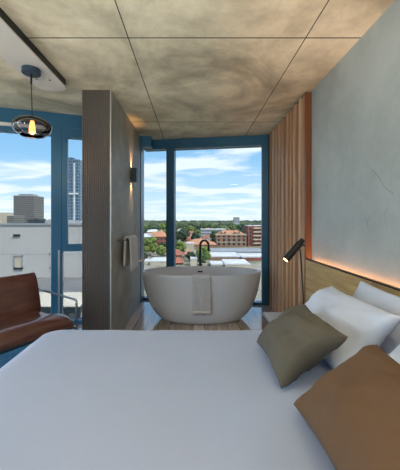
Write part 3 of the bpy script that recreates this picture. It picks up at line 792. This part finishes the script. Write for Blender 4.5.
for k_ in range(85):
    for _ in range(60):
        Y = rnd.uniform(272, 640); px = rnd.uniform(136, 268); sc_ = rnd.uniform(.8,1.2)*(1+Y/1500)
        q = Vector((P(px,Y), Y))
        if all((q-p_).length > 5.2*(sc_+s2) for p_, s2 in taken) and not any(x0-9 < q.x < x1+9 and y0-9 < Y < y1+9 for x0,x1,y0,y1 in LOTS): break
    else: continue
    taken.append((q, sc_)); plant(px, Y, rnd.choice((0,0,1,1,2)), sc_)
pp = thing('poplar_tree', 'tall slim dark poplar above the brick apartment building', 'tree', (P(231,300),300,G))
MB().tube([(0,0,0),(0,0,8)], .3, k=7).build('trunk', EM['bark'], pp)
b = crown_mb(31, 17, 2.6, 34); b.build('crown', EM['leaf_dark'], pp)
# the continuous woodland up to the horizon: nobody could count it
b = MB(); rnd = random.Random(5)
for k_ in range(1500):
    Y = 690*(6.5**rnd.random()); px = rnd.uniform(90, 330) if k_ % 3 else rnd.uniform(-60, 92)
    r = rnd.uniform(6,11)*(Y/800)**.55
    bmesh.ops.create_icosphere(b.b, subdivisions=1, radius=r, matrix=Matrix.Translation((P(px,Y), Y, G+5+r*.3))@Matrix.Diagonal((1.5,1,.9,1)))
for v in b.b.verts: v.co += Vector((noise.noise(v.co*.11), noise.noise(v.co*.13+Vector((9,0,0))), noise.noise(v.co*.12+Vector((0,9,0)))))*4
tag(b.build('woodland', EM['woods']), 'continuous dark green woodland reaching the horizon', 'trees', kind='stuff')

# ------------------------------------------------------------------ sky
w = bpy.data.worlds.new('sky'); sc.world = w; w.use_nodes = True; n = w.node_tree; n.nodes.clear()
def N(t): return n.nodes.new(t)
out = N('ShaderNodeOutputWorld'); bg = N('ShaderNodeBackground'); n.links.new(bg.outputs[0], out.inputs[0])
tcn = N('ShaderNodeTexCoord'); sp_ = N('ShaderNodeSeparateXYZ'); n.links.new(tcn.outputs['Generated'], sp_.inputs[0])
r = ramp(n, [(0,(.16,.17,.15)),(.485,(.26,.28,.27)),(.5,(.80,.86,.90)),(.53,(.66,.82,.94)),(.60,(.32,.58,.84)),(.75,(.14,.34,.66)),(1,(.10,.24,.52))])
mr = N('ShaderNodeMath'); mr.operation = 'MULTIPLY_ADD'; mr.inputs[1].default_value = .5; mr.inputs[2].default_value = .5
n.links.new(sp_.outputs[2], mr.inputs[0]); n.links.new(mr.outputs[0], r.inputs[0])
# clouds on a plane overhead
za = N('ShaderNodeMath'); za.operation = 'ADD'; za.inputs[1].default_value = .10; n.links.new(sp_.outputs[2], za.inputs[0])
dx = N('ShaderNodeMath'); dx.operation = 'DIVIDE'; n.links.new(sp_.outputs[0], dx.inputs[0]); n.links.new(za.outputs[0], dx.inputs[1])
dy = N('ShaderNodeMath'); dy.operation = 'DIVIDE'; n.links.new(sp_.outputs[1], dy.inputs[0]); n.links.new(za.outputs[0], dy.inputs[1])
cb = N('ShaderNodeCombineXYZ'); n.links.new(dx.outputs[0], cb.inputs[0]); n.links.new(dy.outputs[0], cb.inputs[1])
mp = N('ShaderNodeMapping'); mp.inputs['Scale'].default_value = (.5,1.0,1); mp.inputs['Rotation'].default_value = (0,0,-.5); mp.inputs['Location'].default_value = (1.3,.35,0)
n.links.new(cb.outputs[0], mp.inputs[0])
cn = N('ShaderNodeTexNoise'); cn.inputs['Scale'].default_value = 1.25; cn.inputs['Detail'].default_value = 8; cn.inputs['Roughness'].default_value = .55; cn.inputs['Distortion'].default_value = .5
n.links.new(mp.outputs[0], cn.inputs['Vector'])
cr = ramp(n, [(.47,(0,0,0)),(.585,(1,1,1))]); n.links.new(cn.outputs['Fac'], cr.inputs[0])
up = N('ShaderNodeMath'); up.operation = 'GREATER_THAN'; up.inputs[1].default_value = 0; n.links.new(sp_.outputs[2], up.inputs[0])
fm = N('ShaderNodeMath'); fm.operation = 'MULTIPLY'; n.links.new(cr.outputs[0], fm.inputs[0]); n.links.new(up.outputs[0], fm.inputs[1])
fm2 = N('ShaderNodeMath'); fm2.operation = 'MULTIPLY'; fm2.inputs[1].default_value = .85; n.links.new(fm.outputs[0], fm2.inputs[0])
mx = N('ShaderNodeMix'); mx.data_type = 'RGBA'; mx.inputs['B'].default_value = (.98,.97,.96,1)
n.links.new(fm2.outputs[0], mx.inputs['Factor']); n.links.new(r.outputs[0], mx.inputs['A'])
n.links.new(mx.outputs['Result'], bg.inputs[0]); bg.inputs[1].default_value = 2.6

# ------------------------------------------------------------------ lights
def light(name, kind, loc, energy, color, rot=(0,0,0), **k):
    d = bpy.data.lights.new(name, kind); d.energy = energy; d.color = color
    for a, v in k.items(): setattr(d, a, v)
    o = bpy.data.objects.new(name, d); C.objects.link(o); o.location = loc; o.rotation_euler = rot; return o
sd_ = Vector((-.60,.42,-.80))
light('sun', 'SUN', (0,0,50), 9.0, (1,.93,.83), sd_.to_track_quat('-Z','Y').to_euler(), angle=.01)
# daylight openings (portals steer the sampling only)
def portal(loc, rot, sx, sy):
    o = light('daylight_portal', 'AREA', loc, 1, (1,1,1), rot, shape='RECTANGLE', size=sx, size_y=sy); o.data.cycles.is_portal = True
ang = math.atan2(dv.y, dv.x)
portal((.2,4.60,1.22), (-PI/2,0,ang), 2.0, 2.35)
portal((-2.35,3.40,1.22), (-PI/2,0,math.atan2(d2.y,d2.x)), 2.5, 2.35)
portal((-1.2,-3.06,1.28), (PI/2,0,0), 4.7, 2.5)
portal((LW-.05,.15,1.28), (PI/2,0,-PI/2), 5.1, 2.5)
# lamps of the room, then unseen lamps added as fill
light('headboard_led', 'AREA', (1.181, 1.15, .845), 6, (1,.40,.15), (PI,0,0), shape='RECTANGLE', size=.012, size_y=3.4)
for nm, z_, sg in (('sconce_up', 1.945, 1), ('sconce_down', 1.795, -1)):
    light(nm, 'SPOT', (PX1+.042, 3.80, z_), 5.0, (1,.50,.18), Vector((-.35,0,sg)).to_track_quat('-Z','Y').to_euler(), spot_size=math.radians(70), spot_blend=.8, shadow_soft_size=.015)
light('reading_spot', 'SPOT', tuple(Vector((.965,2.52,.451))+ha-hd*.01), 1.5, (1,.6,.28), (-hd).to_track_quat('-Z','Y').to_euler(), spot_size=math.radians(70), spot_blend=.7, shadow_soft_size=.02)
light('pendant_bulb', 'POINT', (-1.297,2.34,1.935), 1.2, (1,.5,.18), shadow_soft_size=.03)
light('near_reading_lamp', 'POINT', (.98,-.15,1.05), 5, (1,.50,.20), shadow_soft_size=.05)
for x_, y_ in ((-.4,-1.2),(.7,-1.2)):  # unseen ceiling discs added as warm fill light
    light('fill_downlight', 'AREA', (x_,y_,CEIL-.01), 3, (1,.86,.68), (0,0,0), shape='DISK', size=.25)
# uplighter spots, unseen, added behind the camera to brighten the ceiling
for x_ in (.55, -.75, -2.1):
    light('fill_uplight', 'SPOT', (x_,-.5,1.55), 84, (1,.95,.86), Vector((0,.62,1)).to_track_quat('-Z','Y').to_euler(), spot_size=math.radians(125), spot_blend=.9, shadow_soft_size=.12)

sc.view_settings.view_transform = 'Standard'; sc.view_settings.look = 'None'; sc.view_settings.gamma = 1
sc.view_settings.use_curve_mapping = False; sc.view_settings.exposure = 0.85
sc.cycles.max_bounces = 12; sc.cycles.diffuse_bounces = 6; sc.cycles.glossy_bounces = 4; sc.cycles.transparent_max_bounces = 16
sc.cycles.sample_clamp_indirect = 6
try:
    sc.cycles.use_denoising = True; sc.cycles.denoiser = 'OPENIMAGEDENOISE'
except Exception: pass
